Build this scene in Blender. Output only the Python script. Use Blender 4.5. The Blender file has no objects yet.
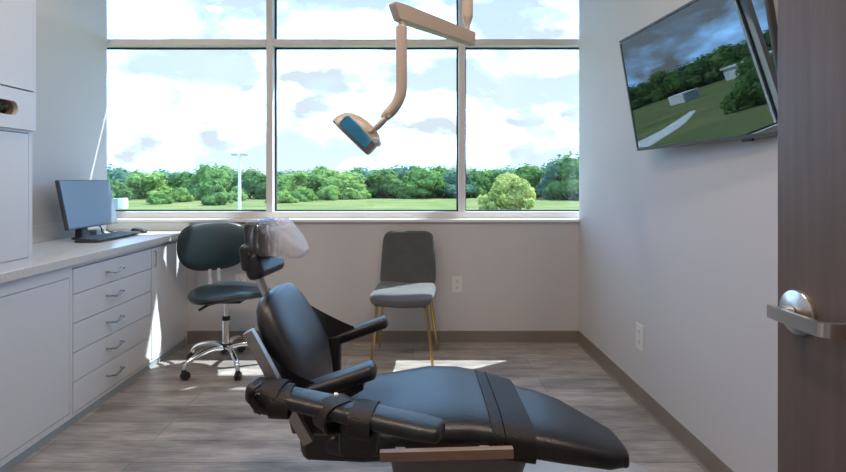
import bpy, bmesh, math, random
from mathutils import Vector, Matrix, Euler, noise as mnoise
rnd = random.Random(7)
SC = bpy.context.scene
COL = SC.collection
PI = math.pi
R = math.radians
F, CX, CY, EYE = 500.0, 413.5, 180.0, 1.22        # focal length in px, vanishing point, eye height

def at(px, py, Y):
    """a point of the room at depth Y, from its place in the photograph"""
    return Vector(((px - CX) * Y / F, Y, EYE - (py - CY) * Y / F))

# ------------------------------------------------------------------ materials
def new_mat(name):
    m = bpy.data.materials.new(name); m.use_nodes = True
    nt = m.node_tree; nt.nodes.clear()
    out = nt.nodes.new('ShaderNodeOutputMaterial')
    return m, nt, out

def N(nt, kind, **kw):
    n = nt.nodes.new(kind)
    for k, v in kw.items(): setattr(n, k, v)
    return n

def pbr(name, col, rough=.5, metal=0., spec=.5, bump=0., bscale=60., var=0., vscale=4., coat=0., stretch=None, sheen=0.):
    m, nt, out = new_mat(name)
    b = N(nt, 'ShaderNodeBsdfPrincipled')
    b.inputs['Base Color'].default_value = (*col, 1)
    b.inputs['Roughness'].default_value = rough
    b.inputs['Metallic'].default_value = metal
    b.inputs['Specular IOR Level'].default_value = spec
    b.inputs['Coat Weight'].default_value = coat
    if sheen:
        b.inputs['Sheen Weight'].default_value = sheen
    nt.links.new(b.outputs[0], out.inputs[0])
    tc = N(nt, 'ShaderNodeTexCoord')
    mp = N(nt, 'ShaderNodeMapping')
    if stretch: mp.inputs['Scale'].default_value = stretch
    nt.links.new(tc.outputs['Object'], mp.inputs[0])
    if var:
        nz = N(nt, 'ShaderNodeTexNoise'); nz.inputs['Scale'].default_value = vscale; nz.inputs['Detail'].default_value = 6
        nt.links.new(mp.outputs[0], nz.inputs['Vector'])
        rp = N(nt, 'ShaderNodeValToRGB')
        rp.color_ramp.elements[0].position = .3; rp.color_ramp.elements[1].position = .7
        rp.color_ramp.elements[0].color = (*[c * (1 - var) for c in col], 1)
        rp.color_ramp.elements[1].color = (*[min(1, c * (1 + var)) for c in col], 1)
        nt.links.new(nz.outputs[0], rp.inputs[0]); nt.links.new(rp.outputs[0], b.inputs['Base Color'])
    if bump:
        nb = N(nt, 'ShaderNodeTexNoise'); nb.inputs['Scale'].default_value = bscale; nb.inputs['Detail'].default_value = 4
        nt.links.new(mp.outputs[0], nb.inputs['Vector'])
        bp = N(nt, 'ShaderNodeBump'); bp.inputs['Strength'].default_value = bump; bp.inputs['Distance'].default_value = .01
        nt.links.new(nb.outputs[0], bp.inputs['Height']); nt.links.new(bp.outputs[0], b.inputs['Normal'])
    return m

def floor_mat():
    m, nt, out = new_mat('vinyl_planks')
    b = N(nt, 'ShaderNodeBsdfPrincipled'); b.inputs['Roughness'].default_value = .42; b.inputs['Specular IOR Level'].default_value = .45
    tc = N(nt, 'ShaderNodeTexCoord')
    br = N(nt, 'ShaderNodeTexBrick'); br.offset = .37; br.squash = 1
    br.inputs['Scale'].default_value = 1; br.inputs['Brick Width'].default_value = 1.22; br.inputs['Row Height'].default_value = .18
    br.inputs['Mortar Size'].default_value = .0012; br.inputs['Mortar Smooth'].default_value = .1
    br.inputs['Color1'].default_value = (.46, .43, .42, 1); br.inputs['Color2'].default_value = (.32, .298, .29, 1)
    br.inputs['Mortar'].default_value = (.12, .10, .085, 1)
    nt.links.new(tc.outputs['Object'], br.inputs['Vector'])
    mp = N(nt, 'ShaderNodeMapping'); mp.inputs['Scale'].default_value = (1.3, 5, 1)
    nt.links.new(tc.outputs['Object'], mp.inputs[0])
    nz = N(nt, 'ShaderNodeTexNoise'); nz.inputs['Scale'].default_value = 2.2; nz.inputs['Detail'].default_value = 9; nz.inputs['Roughness'].default_value = .62
    nt.links.new(mp.outputs[0], nz.inputs['Vector'])
    rp = N(nt, 'ShaderNodeValToRGB'); rp.color_ramp.elements[0].position = .32; rp.color_ramp.elements[1].position = .68
    rp.color_ramp.elements[0].color = (.50, .48, .47, 1); rp.color_ramp.elements[1].color = (1.15, 1.14, 1.12, 1)
    nt.links.new(nz.outputs[0], rp.inputs[0])
    mp2 = N(nt, 'ShaderNodeMapping'); mp2.inputs['Scale'].default_value = (3, 40, 1)
    nt.links.new(tc.outputs['Object'], mp2.inputs[0])
    n2 = N(nt, 'ShaderNodeTexNoise'); n2.inputs['Scale'].default_value = 3; n2.inputs['Detail'].default_value = 5
    nt.links.new(mp2.outputs[0], n2.inputs['Vector'])
    rp2 = N(nt, 'ShaderNodeValToRGB'); rp2.color_ramp.elements[0].position = .35; rp2.color_ramp.elements[1].position = .6
    rp2.color_ramp.elements[0].color = (.8, .79, .78, 1); rp2.color_ramp.elements[1].color = (1.05, 1.05, 1.05, 1)
    nt.links.new(n2.outputs[0], rp2.inputs[0])
    m1 = N(nt, 'ShaderNodeMix', data_type='RGBA', blend_type='MULTIPLY'); m1.inputs[0].default_value = 1
    m2 = N(nt, 'ShaderNodeMix', data_type='RGBA', blend_type='MULTIPLY'); m2.inputs[0].default_value = 1
    nt.links.new(br.outputs[0], m1.inputs[6]); nt.links.new(rp.outputs[0], m1.inputs[7])
    nt.links.new(m1.outputs[2], m2.inputs[6]); nt.links.new(rp2.outputs[0], m2.inputs[7])
    nt.links.new(m2.outputs[2], b.inputs['Base Color'])
    bp = N(nt, 'ShaderNodeBump'); bp.inputs['Strength'].default_value = .12; bp.inputs['Distance'].default_value = .004
    nt.links.new(n2.outputs[0], bp.inputs['Height']); nt.links.new(bp.outputs[0], b.inputs['Normal'])
    nt.links.new(b.outputs[0], out.inputs[0])
    return m

def veneer_mat(name, c0, c1, rough=.4):
    m, nt, out = new_mat(name)
    b = N(nt, 'ShaderNodeBsdfPrincipled'); b.inputs['Roughness'].default_value = rough; b.inputs['Specular IOR Level'].default_value = .4
    tc = N(nt, 'ShaderNodeTexCoord'); mp = N(nt, 'ShaderNodeMapping'); mp.inputs['Scale'].default_value = (30, 30, 1.2)
    nt.links.new(tc.outputs['Object'], mp.inputs[0])
    nz = N(nt, 'ShaderNodeTexNoise'); nz.inputs['Scale'].default_value = 2; nz.inputs['Detail'].default_value = 8
    nt.links.new(mp.outputs[0], nz.inputs['Vector'])
    rp = N(nt, 'ShaderNodeValToRGB'); rp.color_ramp.elements[0].position = .3; rp.color_ramp.elements[1].position = .7
    rp.color_ramp.elements[0].color = (*c0, 1); rp.color_ramp.elements[1].color = (*c1, 1)
    nt.links.new(nz.outputs[0], rp.inputs[0]); nt.links.new(rp.outputs[0], b.inputs['Base Color'])
    nt.links.new(b.outputs[0], out.inputs[0])
    return m

def mix_glass(name, tint, gloss, grough=.0, base=None, basefac=0.):
    """clear sheet: lets light straight through and mirrors a little"""
    m, nt, out = new_mat(name)
    t = N(nt, 'ShaderNodeBsdfTransparent'); t.inputs[0].default_value = (*tint, 1)
    g = N(nt, 'ShaderNodeBsdfGlossy'); g.inputs['Roughness'].default_value = grough; g.inputs[0].default_value = (1, 1, 1, 1)
    src = t
    if base:
        d = N(nt, 'ShaderNodeBsdfDiffuse'); d.inputs[0].default_value = (*base, 1)
        mx0 = N(nt, 'ShaderNodeMixShader'); mx0.inputs[0].default_value = basefac
        nt.links.new(t.outputs[0], mx0.inputs[1]); nt.links.new(d.outputs[0], mx0.inputs[2]); src = mx0
    mx = N(nt, 'ShaderNodeMixShader'); mx.inputs[0].default_value = gloss
    nt.links.new(src.outputs[0], mx.inputs[1]); nt.links.new(g.outputs[0], mx.inputs[2])
    nt.links.new(mx.outputs[0], out.inputs[0])
    return m

def film_mat():
    """crinkled clear plastic: nearly clear in places, milky along the folds"""
    m, nt, out = new_mat('plastic_film')
    t = N(nt, 'ShaderNodeBsdfTransparent'); t.inputs[0].default_value = (.96, .96, .98, 1)
    d = N(nt, 'ShaderNodeBsdfTranslucent'); d.inputs[0].default_value = (.96, .96, .98, 1)
    d2 = N(nt, 'ShaderNodeBsdfDiffuse'); d2.inputs[0].default_value = (.88, .88, .95, 1)
    ad = N(nt, 'ShaderNodeMixShader'); ad.inputs[0].default_value = .6
    nt.links.new(d2.outputs[0], ad.inputs[1]); nt.links.new(d.outputs[0], ad.inputs[2])
    g = N(nt, 'ShaderNodeBsdfGlossy'); g.inputs['Roughness'].default_value = .15
    tc = N(nt, 'ShaderNodeTexCoord'); sx = N(nt, 'ShaderNodeSeparateXYZ'); nt.links.new(tc.outputs['Object'], sx.inputs[0])
    mr = N(nt, 'ShaderNodeMapRange'); mr.inputs[1].default_value = -.03; mr.inputs[2].default_value = .03; mr.inputs[3].default_value = .02; mr.inputs[4].default_value = .97
    nt.links.new(sx.outputs[0], mr.inputs[0])                       # gathered into more layers towards the loose end
    mp = N(nt, 'ShaderNodeMapping'); mp.inputs['Scale'].default_value = (60, 30, 14); nt.links.new(tc.outputs['Object'], mp.inputs[0])
    nz = N(nt, 'ShaderNodeTexNoise'); nz.inputs['Scale'].default_value = 1.2; nz.inputs['Detail'].default_value = 5; nt.links.new(mp.outputs[0], nz.inputs['Vector'])
    rp = N(nt, 'ShaderNodeMapRange'); rp.inputs[1].default_value = .5; rp.inputs[2].default_value = .75; rp.inputs[3].default_value = 0; rp.inputs[4].default_value = .7
    nt.links.new(nz.outputs[0], rp.inputs[0])
    sm = N(nt, 'ShaderNodeMath', operation='ADD', use_clamp=True); nt.links.new(mr.outputs[0], sm.inputs[0]); nt.links.new(rp.outputs[0], sm.inputs[1])
    m1 = N(nt, 'ShaderNodeMixShader'); nt.links.new(sm.outputs[0], m1.inputs[0]); nt.links.new(t.outputs[0], m1.inputs[1]); nt.links.new(ad.outputs[0], m1.inputs[2])
    m2 = N(nt, 'ShaderNodeMixShader'); m2.inputs[0].default_value = .07
    nt.links.new(m1.outputs[0], m2.inputs[1]); nt.links.new(g.outputs[0], m2.inputs[2]); nt.links.new(m2.outputs[0], out.inputs[0])
    return m

def mirror_black(name, base, refl, tint=(1, 1, 1), rough=.01):
    m, nt, out = new_mat(name)
    d = N(nt, 'ShaderNodeBsdfDiffuse'); d.inputs[0].default_value = (*base, 1)
    g = N(nt, 'ShaderNodeBsdfGlossy'); g.inputs['Roughness'].default_value = rough; g.inputs[0].default_value = (*tint, 1)
    mx = N(nt, 'ShaderNodeMixShader'); mx.inputs[0].default_value = refl
    nt.links.new(d.outputs[0], mx.inputs[1]); nt.links.new(g.outputs[0], mx.inputs[2]); nt.links.new(mx.outputs[0], out.inputs[0])
    return m

def emit(name, col, s):
    m, nt, out = new_mat(name)
    e = N(nt, 'ShaderNodeEmission'); e.inputs[0].default_value = (*col, 1); e.inputs[1].default_value = s
    nt.links.new(e.outputs[0], out.inputs[0]); return m

def leaf_mat(name, c0, c1, scale=.12):
    m, nt, out = new_mat(name)
    tc = N(nt, 'ShaderNodeTexCoord'); nz = N(nt, 'ShaderNodeTexNoise'); nz.inputs['Scale'].default_value = 1.1; nz.inputs['Detail'].default_value = 6
    nt.links.new(tc.outputs['Object'], nz.inputs['Vector'])
    rp = N(nt, 'ShaderNodeValToRGB'); rp.color_ramp.elements[0].position = .35; rp.color_ramp.elements[1].position = .68
    rp.color_ramp.elements[0].color = (*c0, 1); rp.color_ramp.elements[1].color = (*c1, 1)
    nt.links.new(nz.outputs[0], rp.inputs[0])
    d = N(nt, 'ShaderNodeBsdfDiffuse'); t = N(nt, 'ShaderNodeBsdfTranslucent'); mx = N(nt, 'ShaderNodeMixShader'); mx.inputs[0].default_value = .5
    nt.links.new(rp.outputs[0], d.inputs[0]); nt.links.new(rp.outputs[0], t.inputs[0])
    nt.links.new(d.outputs[0], mx.inputs[1]); nt.links.new(t.outputs[0], mx.inputs[2]); nt.links.new(mx.outputs[0], out.inputs[0])
    return m

def meadow_mat():
    m, nt, out = new_mat('meadow_grass')
    d = N(nt, 'ShaderNodeBsdfDiffuse')
    tc = N(nt, 'ShaderNodeTexCoord'); mp = N(nt, 'ShaderNodeMapping'); mp.inputs['Scale'].default_value = (.04, .09, 1)
    nt.links.new(tc.outputs['Object'], mp.inputs[0])
    nz = N(nt, 'ShaderNodeTexNoise'); nz.inputs['Scale'].default_value = 3; nz.inputs['Detail'].default_value = 9
    nt.links.new(mp.outputs[0], nz.inputs['Vector'])
    rp = N(nt, 'ShaderNodeValToRGB'); rp.color_ramp.elements[0].position = .33; rp.color_ramp.elements[1].position = .66
    rp.color_ramp.elements[0].color = (.105, .145, .05, 1); rp.color_ramp.elements[1].color = (.20, .21, .09, 1)
    nt.links.new(nz.outputs[0], rp.inputs[0]); nt.links.new(rp.outputs[0], d.inputs[0]); nt.links.new(d.outputs[0], out.inputs[0])
    return m

M = dict(
    floor=floor_mat(),
    wall=pbr('wall_paint', (.58, .57, .585), .75, bump=.05, bscale=300),
    ceil=pbr('ceiling_paint', (.75, .74, .72), .9, bump=.05, bscale=200),
    base=pbr('rubber_baseboard', (.22, .185, .16), .55, var=.05),
    sill=pbr('sill_white', (.82, .82, .82), .35, var=.02),
    alu=pbr('painted_aluminium', (.70, .69, .69), .38, var=.02),
    gasket=pbr('gasket', (.03, .04, .05), .6, var=.1),
    glass=mix_glass('window_glass', (.97, .98, .985), .035),
    cab=pbr('white_laminate', (.70, .715, .745), .35, var=.015, vscale=2),
    gap=pbr('cabinet_shadow_gap', (.10, .10, .11), .8, var=.05),  # painted shade for cabinet gaps; also colours outlet slots and far windows
    quartz=pbr('quartz_top', (.62, .61, .59), .28, var=.10, vscale=140),
    splash=pbr('backsplash', (.58, .60, .60), .3, var=.06, vscale=120),
    plinth=pbr('plinth_grey', (.34, .40, .43), .55, var=.04),
    chrome=pbr('chrome', (.82, .83, .84), .12, 1., var=.03),
    steel=pbr('brushed_steel', (.40, .365, .335), .36, 1., var=.06, vscale=30, stretch=(1, 1, 12)),
    grey=pbr('grey_enamel', (.16, .155, .155), .4, var=.03),
    silver=pbr('silver_paint', (.55, .55, .55), .35, .5, var=.03),
    nickel=pbr('satin_nickel', (.72, .69, .66), .28, 1., var=.03),
    plate=pbr('base_plate_enamel', (.40, .42, .44), .25, var=.03),
    pull=pbr('dull_chrome', (.38, .39, .40), .22, 1., var=.03),
    gold=pbr('brass', (.50, .36, .15), .3, 1., var=.05),
    black=pbr('black_plastic', (.018, .018, .02), .45, bump=.05, bscale=200),
    leather=pbr('black_leather', (.013, .014, .019), .36, spec=.6, bump=.12, bscale=160),
    strap=pbr('black_webbing', (.012, .010, .010), .5, bump=.35, bscale=260),
    vinyl=pbr('teal_black_vinyl', (.012, .027, .034), .38, spec=.5, bump=.08, bscale=200),
    velvet=pbr('grey_velvet', (.07, .075, .08), .85, bump=.2, bscale=300, var=.12, vscale=14, sheen=.4),
    door=veneer_mat('dark_veneer', (.11, .084, .076), (.142, .11, .10), .38),
    tan=pbr('rail_floor_reflection', (.30, .20, .145), .4, var=.12, vscale=20, stretch=(1, 8, 8)),  # tan colour stands in for the floor mirrored in the metal rail
    wht=pbr('white_plastic', (.74, .74, .73), .3, var=.02),
    ivory=pbr('light_beige_enamel', (.50, .425, .37), .32, var=.03),
    blue=pbr('blue_shield', (.003, .22, .46), .12, spec=.6, var=.15, vscale=25, coat=.5),
    tvscr=mirror_black('tv_screen', (.004, .005, .006), .125, (.86, .95, 1.0), .006),
    mon=mirror_black('monitor_screen', (.15, .165, .185), .07, (.9, .96, 1), .25),
    dark=pbr('dark_grey_plastic', (.05, .055, .06), .4, bump=.03, bscale=200),
    keys=pbr('keycaps', (.05, .065, .10), .45, var=.1),
    film=film_mat(),
    pink=pbr('dispenser_liner', (.42, .27, .25), .6, var=.1),
    lens=emit('downlight_lens', (1, .86, .70), 6.),
    meadow=meadow_mat(),
    gravel=pbr('pale_gravel', (.72, .70, .67), .9, var=.12, vscale=.6),
    conc=pbr('pale_concrete', (.42, .42, .42), .8, var=.08, vscale=1.),
    concw=pbr('white_concrete', (.75, .74, .72), .8, var=.05, vscale=1.),
    bark=pbr('bark', (.12, .09, .065), .9, var=.2),
    leafA=leaf_mat('leaf_dark', (0.087, 0.181, 0.058), (0.203, 0.341, 0.109)),
    leafB=leaf_mat('leaf_mid', (0.123, 0.239, 0.072), (0.261, 0.420, 0.131)),
    leafC=leaf_mat('leaf_light', (0.189, 0.319, 0.087), (0.377, 0.522, 0.174)),
    leafD=leaf_mat('leaf_yellow', (0.348, 0.420, 0.116), (0.609, 0.623, 0.232)),
    leafE=leaf_mat('leaf_haze_blue', (0.094, 0.196, 0.131), (0.189, 0.319, 0.217)),  # paler bluish leaf colour stands in for haze over distance
)

# ------------------------------------------------------------------ mesh helpers
def build(name, bm, mat, parent=None, smooth=40):
    bmesh.ops.recalc_face_normals(bm, faces=bm.faces[:])
    me = bpy.data.meshes.new(name); bm.to_mesh(me); bm.free()
    me.materials.append(M[mat] if isinstance(mat, str) else mat)
    if smooth:
        me.shade_smooth(); me.set_sharp_from_angle(angle=R(smooth))
    o = bpy.data.objects.new(name, me); COL.objects.link(o)
    if smooth:
        wn = o.modifiers.new('weighted_normals', 'WEIGHTED_NORMAL'); wn.keep_sharp = True; wn.weight = 80
    if parent: o.parent = parent
    return o

def recenter(o):
    """put a top-level mesh's origin at the middle of its base"""
    vs = [v.co for v in o.data.vertices]
    c = Vector(((min(v.x for v in vs) + max(v.x for v in vs)) / 2, (min(v.y for v in vs) + max(v.y for v in vs)) / 2, min(v.z for v in vs)))
    o.data.transform(Matrix.Translation(-c)); o.location = c
    return o

def tag(o, label=None, cat=None, group=None, kind=None):
    for k, v in (('label', label), ('category', cat), ('group', group), ('kind', kind)):
        if v: o[k] = v
    return o

def thing(name, label, cat, loc, group=None, kind=None):
    o = bpy.data.objects.new(name, None); COL.objects.link(o); o.empty_display_size = .1
    o.location = loc
    tag(o, label, cat, group, kind); return o

def settle():
    """parts are modelled in room coordinates: keep them there once parented to an Empty that stands elsewhere"""
    bpy.context.view_layer.update()

def part(name, bm, mat, parent, smooth=40):
    """bm in world coordinates"""
    inv = Matrix.Identity(4); p = parent
    while p:
        inv = inv @ Matrix.Identity(4); p = p.parent
    off = Vector((0, 0, 0)); p = parent
    while p: off += p.location; p = p.parent
    bmesh.ops.translate(bm, verts=bm.verts[:], vec=-off)
    return build(name, bm, mat, parent, smooth)

def B(): return bmesh.new()

def box(bm, c, s, bev=0., seg=2, rot=None):
    r = bmesh.ops.create_cube(bm, size=1)
    vs = r['verts']
    bmesh.ops.scale(bm, verts=vs, vec=s)
    if bev:
        es = list({e for v in vs for e in v.link_edges})
        rr = bmesh.ops.bevel(bm, geom=es, offset=bev, segments=seg, affect='EDGES', profile=.5)
        vs = list({v for f in rr['faces'] for v in f.verts} | {v for v in vs if v.is_valid})
        # take the whole island
        seen = set(vs); st = list(vs)
        while st:
            v = st.pop()
            for e in v.link_edges:
                w = e.other_vert(v)
                if w not in seen: seen.add(w); st.append(w)
        vs = list(seen)
    m = Matrix.Translation(Vector(c)) @ (rot.to_4x4() if rot is not None else Matrix.Identity(4))
    bmesh.ops.transform(bm, verts=vs, matrix=m)
    return bm

def bx(x0, x1, y0, y1, z0, z1, bev=0., seg=2):
    return box(B(), ((x0 + x1) / 2, (y0 + y1) / 2, (z0 + z1) / 2), (abs(x1 - x0), abs(y1 - y0), abs(z1 - z0)), bev, seg)

def frames(path):
    """parallel-transported frame along a path"""
    T = []
    for i in range(len(path)):
        a = path[max(0, i - 1)]; b = path[min(len(path) - 1, i + 1)]
        T.append((b - a).normalized())
    up = Vector((0, 0, 1)) if abs(T[0].z) < .9 else Vector((0, 1, 0))
    u = (up - T[0] * up.dot(T[0])).normalized(); out = []
    for t in T:
        u = (u - t * u.dot(t)).normalized(); out.append((t, u, t.cross(u)))
    return out

def ring(bm, pts): return [bm.verts.new(p) for p in pts]

def skin(bm, rings, cap=True, closed=True):
    n = len(rings[0])
    for a, b in zip(rings, rings[1:]):
        for i in range(n if closed else n - 1):
            j = (i + 1) % n
            bm.faces.new((a[i], a[j], b[j], b[i]))
    if cap:
        bm.faces.new(rings[0][::-1]); bm.faces.new(rings[-1])
    return bm

def tube(bm, path, r, n=14, cap=True):
    path = [Vector(p) for p in path]
    rs = r if isinstance(r, (list, tuple)) else [r] * len(path)
    fr = frames(path); rings = []
    for p, (t, u, v), q in zip(path, fr, rs):
        rings.append(ring(bm, [p + u * (q * math.cos(2 * PI * k / n)) + v * (q * math.sin(2 * PI * k / n)) for k in range(n)]))
    return skin(bm, rings, cap)

def smooth_path(pts, k=6):
    """Catmull-Rom through the points"""
    P = [Vector(p) for p in pts]; out = []
    for i in range(len(P) - 1):
        p0 = P[max(0, i - 1)]; p1 = P[i]; p2 = P[i + 1]; p3 = P[min(len(P) - 1, i + 2)]
        for j in range(k):
            t = j / k
            out.append(.5 * ((2 * p1) + (p2 - p0) * t + (2 * p0 - 5 * p1 + 4 * p2 - p3) * t * t + (-p0 + 3 * p1 - 3 * p2 + p3) * t ** 3))
    out.append(P[-1]); return out

def lathe(bm, base, axis, prof, n=28):
    """prof: (height along axis, radius)"""
    base = Vector(base); axis = Vector(axis).normalized()
    up = Vector((0, 0, 1)) if abs(axis.z) < .9 else Vector((1, 0, 0))
    u = (up - axis * up.dot(axis)).normalized(); v = axis.cross(u)
    rings = [ring(bm, [base + axis * h + u * (r * math.cos(2 * PI * k / n)) + v * (r * math.sin(2 * PI * k / n)) for k in range(n)]) for h, r in prof]
    return skin(bm, rings, True)

def se(a, p):
    c, s = math.cos(a), math.sin(a)
    return (math.copysign(abs(c) ** (2 / p), c), math.copysign(abs(s) ** (2 / p), s))

def loft(bm, st, n=32, p=4., round_ends=(0, 0)):
    """st: (centre, U half-axis, V half-axis[, p]); ends may be rounded over a length"""
    st = [(Vector(s[0]), Vector(s[1]), Vector(s[2]), s[3] if len(s) > 3 else p) for s in st]
    def endcap(a, b, L):
        d = (a[0] - b[0]).normalized(); out = []
        for k in range(5):
            th = PI / 2 * (k + .4) / 5.4
            q = math.cos(th)
            sh = 1 - L[1] * (1 - q)
            out.append((a[0] + d * L[0] * math.sin(th), a[1] * sh, a[2] * sh, a[3]))
        return out
    r0, r1 = round_ends
    full = list(st)
    if r0: full = endcap(st[0], st[1], r0 if isinstance(r0, tuple) else (r0, .8))[::-1] + full
    if r1: full = full + endcap(st[-1], st[-2], r1 if isinstance(r1, tuple) else (r1, .8))
    rings = []
    for c, U, V, pp in full:
        rings.append(ring(bm, [c + U * se(2 * PI * k / n, pp)[0] + V * se(2 * PI * k / n, pp)[1] for k in range(n)]))
    return skin(bm, rings, True)

def cushion(bm, outline, t, fn, p=4., fr=(.45, .75, .9, .97, 1.)):
    """pillow over a 2-D outline; fn maps (u, v, w) to a point"""
    n = len(outline)
    cu = sum(a for a, b in outline) / n; cv = sum(b for a, b in outline) / n
    rings = []
    for sgn in (1, -1):
        rr = fr if sgn > 0 else fr[:-1][::-1]
        for r in rr:
            w = sgn * t * max(0, 1 - r ** p) ** (1 / p)
            rings.append(ring(bm, [fn(cu + r * (a - cu), cv + r * (b - cv), w) for a, b in outline]))
    skin(bm, rings, False)
    for rg, w in ((rings[0], t), (rings[-1], -t)):
        c = bm.verts.new(fn(cu, cv, w))
        for i in range(n): bm.faces.new((rg[i], rg[(i + 1) % n], c))
    return bm

def sup_outline(a, b, p, n=48): return [(a * se(2 * PI * k / n, p)[0], b * se(2 * PI * k / n, p)[1]) for k in range(n)]

def band(bm, path, binorm, width, thick, closed=False):
    """a flat strap along a path; binorm is the direction of its width"""
    path = [Vector(p) for p in path]; n = len(path); rings = []
    for i, p in enumerate(path):
        a = path[(i - 1) % n] if closed or i else path[0]
        b = path[(i + 1) % n] if closed or i < n - 1 else path[-1]
        t = (b - a).normalized()
        w = binorm[i] if isinstance(binorm, list) else Vector(binorm)
        w = (w - t * w.dot(t)).normalized(); nn = t.cross(w)
        rings.append(ring(bm, [p + w * (sx * width / 2) + nn * (sy * thick / 2) for sx, sy in ((-1, -1), (1, -1), (1, 1), (-1, 1))]))
    if closed: rings.append(rings[0]); skin(bm, rings, False)
    else: skin(bm, rings, True)
    return bm

def plate_hole(x, th, y0, y1, z0, z1, hole):
    """vertical plate (normal +X) with a hole; hole = list of (y, z)"""
    bm = B()
    outer = [(y0, z0), (y1, z0), (y1, z1), (y0, z1)]
    es = []
    for loop in (outer, hole):
        vs = [bm.verts.new((x, y, z)) for y, z in loop]
        for i in range(len(vs)): es.append(bm.edges.new((vs[i], vs[(i + 1) % len(vs)])))
    bmesh.ops.triangle_fill(bm, edges=es, use_beauty=True)
    r = bmesh.ops.extrude_face_region(bm, geom=bm.faces[:])
    bmesh.ops.translate(bm, verts=[v for v in r['geom'] if isinstance(v, bmesh.types.BMVert)], vec=(-th, 0, 0))
    return bm

def stadium(cy, cz, hy, hz, n=10):
    pts = []
    for k in range(n + 1):
        a = -PI / 2 + PI * k / n; pts.append((cy + hy - hz + hz * math.cos(a), cz + hz * math.sin(a)))
    for k in range(n + 1):
        a = PI / 2 + PI * k / n; pts.append((cy - hy + hz + hz * math.cos(a), cz + hz * math.sin(a)))
    return pts

def structure(name, bm, mat, parent=None, label=None, smooth=40):
    o = build(name, bm, mat, parent, smooth)
    if not parent: o['kind'] = 'structure'
    if label: o['label'] = label
    return o

# ------------------------------------------------------------------ the room
XL, XR, YB, ZC = -2.294, 1.239, 3.742, 3.0
GZ_ = 0
YF = .10                                             # room face of the wall with the doorway
structure('floor', bx(XL - .12, XR + .12, -1.75, YB + .2, -.12, 0), 'floor', label='grey-brown wood-look plank floor')
structure('ceiling', bx(XL - .57, XR + .57, -1.75, YB + .2, ZC, ZC + .12), 'ceil', label='white ceiling')
structure('wall_left', bx(XL - .12, XL, -1.75, YB, 0, ZC), 'wall', label='pale grey wall behind the cabinets')
structure('wall_right', bx(XR, XR + .12, -1.75, YB, 0, ZC), 'wall', label='pale grey wall that carries the television')
XWL, XWR = XL - .42, XR + .42                         # the window runs on past both side walls
structure('wall_back', bx(XWL, XWR, YB, YB + .2, 0, .905), 'wall', label='low wall below the window')
for sx, nm in ((XWL, 'west'), (XWR, 'east')):
    structure('wall_facade_' + nm, bx(sx, sx + (-.15 if sx < 0 else .15), YB - .6, YB + .2, GZ_, ZC), 'wall', label='outer wall at the end of the window')
structure('wall_back_lintel', bx(XWL, XWR, YB, YB + .2, 2.80, ZC), 'wall', label='wall strip above the window')
bm = B()
box(bm, ((XL - .15) / 2, YF - .06, ZC / 2), (-.15 - XL, .12, ZC))
box(bm, ((.80 + XR) / 2, YF - .06, ZC / 2), (XR - .80, .12, ZC))
box(bm, (.325, YF - .06, (2.14 + ZC) / 2), (.95, .12, ZC - 2.14))
structure('wall_front', bm, 'wall', label='wall with the open doorway behind the viewpoint')
structure('wall_hallway', bx(XL, XR, -1.75, -1.63, 0, ZC), 'wall', label='far wall of the hallway outside the room')

def baseboard(name, pts, label):
    """rubber cove base: profile swept in plan along straight runs"""
    bm = B()
    (x0, y0), (x1, y1), (nx, ny) = pts
    prof = [(0, 0), (.016, 0), (.012, .005), (.006, .014), (.005, .088), (.003, .092), (0, .092)]
    r = [ring(bm, [(x + nx * d, y + ny * d, z) for d, z in prof]) for x, y in ((x0, y0), (x1, y1))]
    skin(bm, r)
    return structure(name, bm, 'base', label=label)
baseboard('baseboard_back', ((-1.69, YB), (XR, YB), (0, -1)), 'taupe rubber baseboard under the window')
baseboard('baseboard_right', ((XR, YF), (XR, YB - .017), (-1, 0)), 'taupe rubber baseboard along the television wall')
baseboard('baseboard_front', ((XL, YF), (-.15, YF), (0, 1)), 'taupe rubber baseboard beside the doorway')
structure('trim_1', bx(XL, XR, YB - .022, YB, .905, .928, .004), 'sill', label='white window sill')

structure('trim_2', bx(XWL, XWR, YB, YB + .20, .905, .928), 'sill', label='white window stool board')

# window: six panes in a painted frame
win = thing('window_1', 'wide wall-to-wall window of six panes in a pale metal frame', 'window', (0, YB + .06, .928), kind='structure')
W0, W1 = YB + .058, YB + .178                        # front and back faces of the frame
ZS, ZT = .928, 2.80
mulls = [(-1.121, -1.071), (.344, .394)]
part('bottom_rail', bx(XWL, XWR, W0, W1, ZS, .978, .003), 'alu', win)
part('top_rail', bx(XWL, XWR, W0, W1, ZT - .05, ZT, .003), 'alu', win)
part('jamb', bx(XWL, XWL + .05, W0, W1, .978, ZT - .05, .002), 'alu', win)
part('jamb', bx(XWR - .05, XWR, W0, W1, .978, ZT - .05, .002), 'alu', win)
for a, b in mulls: part('mullion', bx(a, b, W0, W1, .978, ZT - .05, .003), 'alu', win)
cells = [(XWL + .05, mulls[0][0]), (mulls[0][1], mulls[1][0]), (mulls[1][1], XWR - .05)]
rows = [(.978, 2.242), (2.292, ZT - .05)]
for a, b in cells: part('transom', bx(a, b, W0, W1, 2.242, 2.292, .003), 'alu', win)
GY = YB + .128
for (a, b) in cells:
    for (c, d) in rows:
        bm = B()
        g = .012
        for s in ((a, a + g, c, d), (b - g, b, c, d), (a + g, b - g, c, c + g), (a + g, b - g, d - g, d)):
            box(bm, ((s[0] + s[1]) / 2, GY, (s[2] + s[3]) / 2), (s[1] - s[0], .022, s[3] - s[2]))
        gk = part('gasket', bm, 'gasket', win)
        part('pane', bx(a + g * .5, b - g * .5, GY - .003, GY + .003, c + g * .5, d - g * .5), 'glass', gk)

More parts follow.
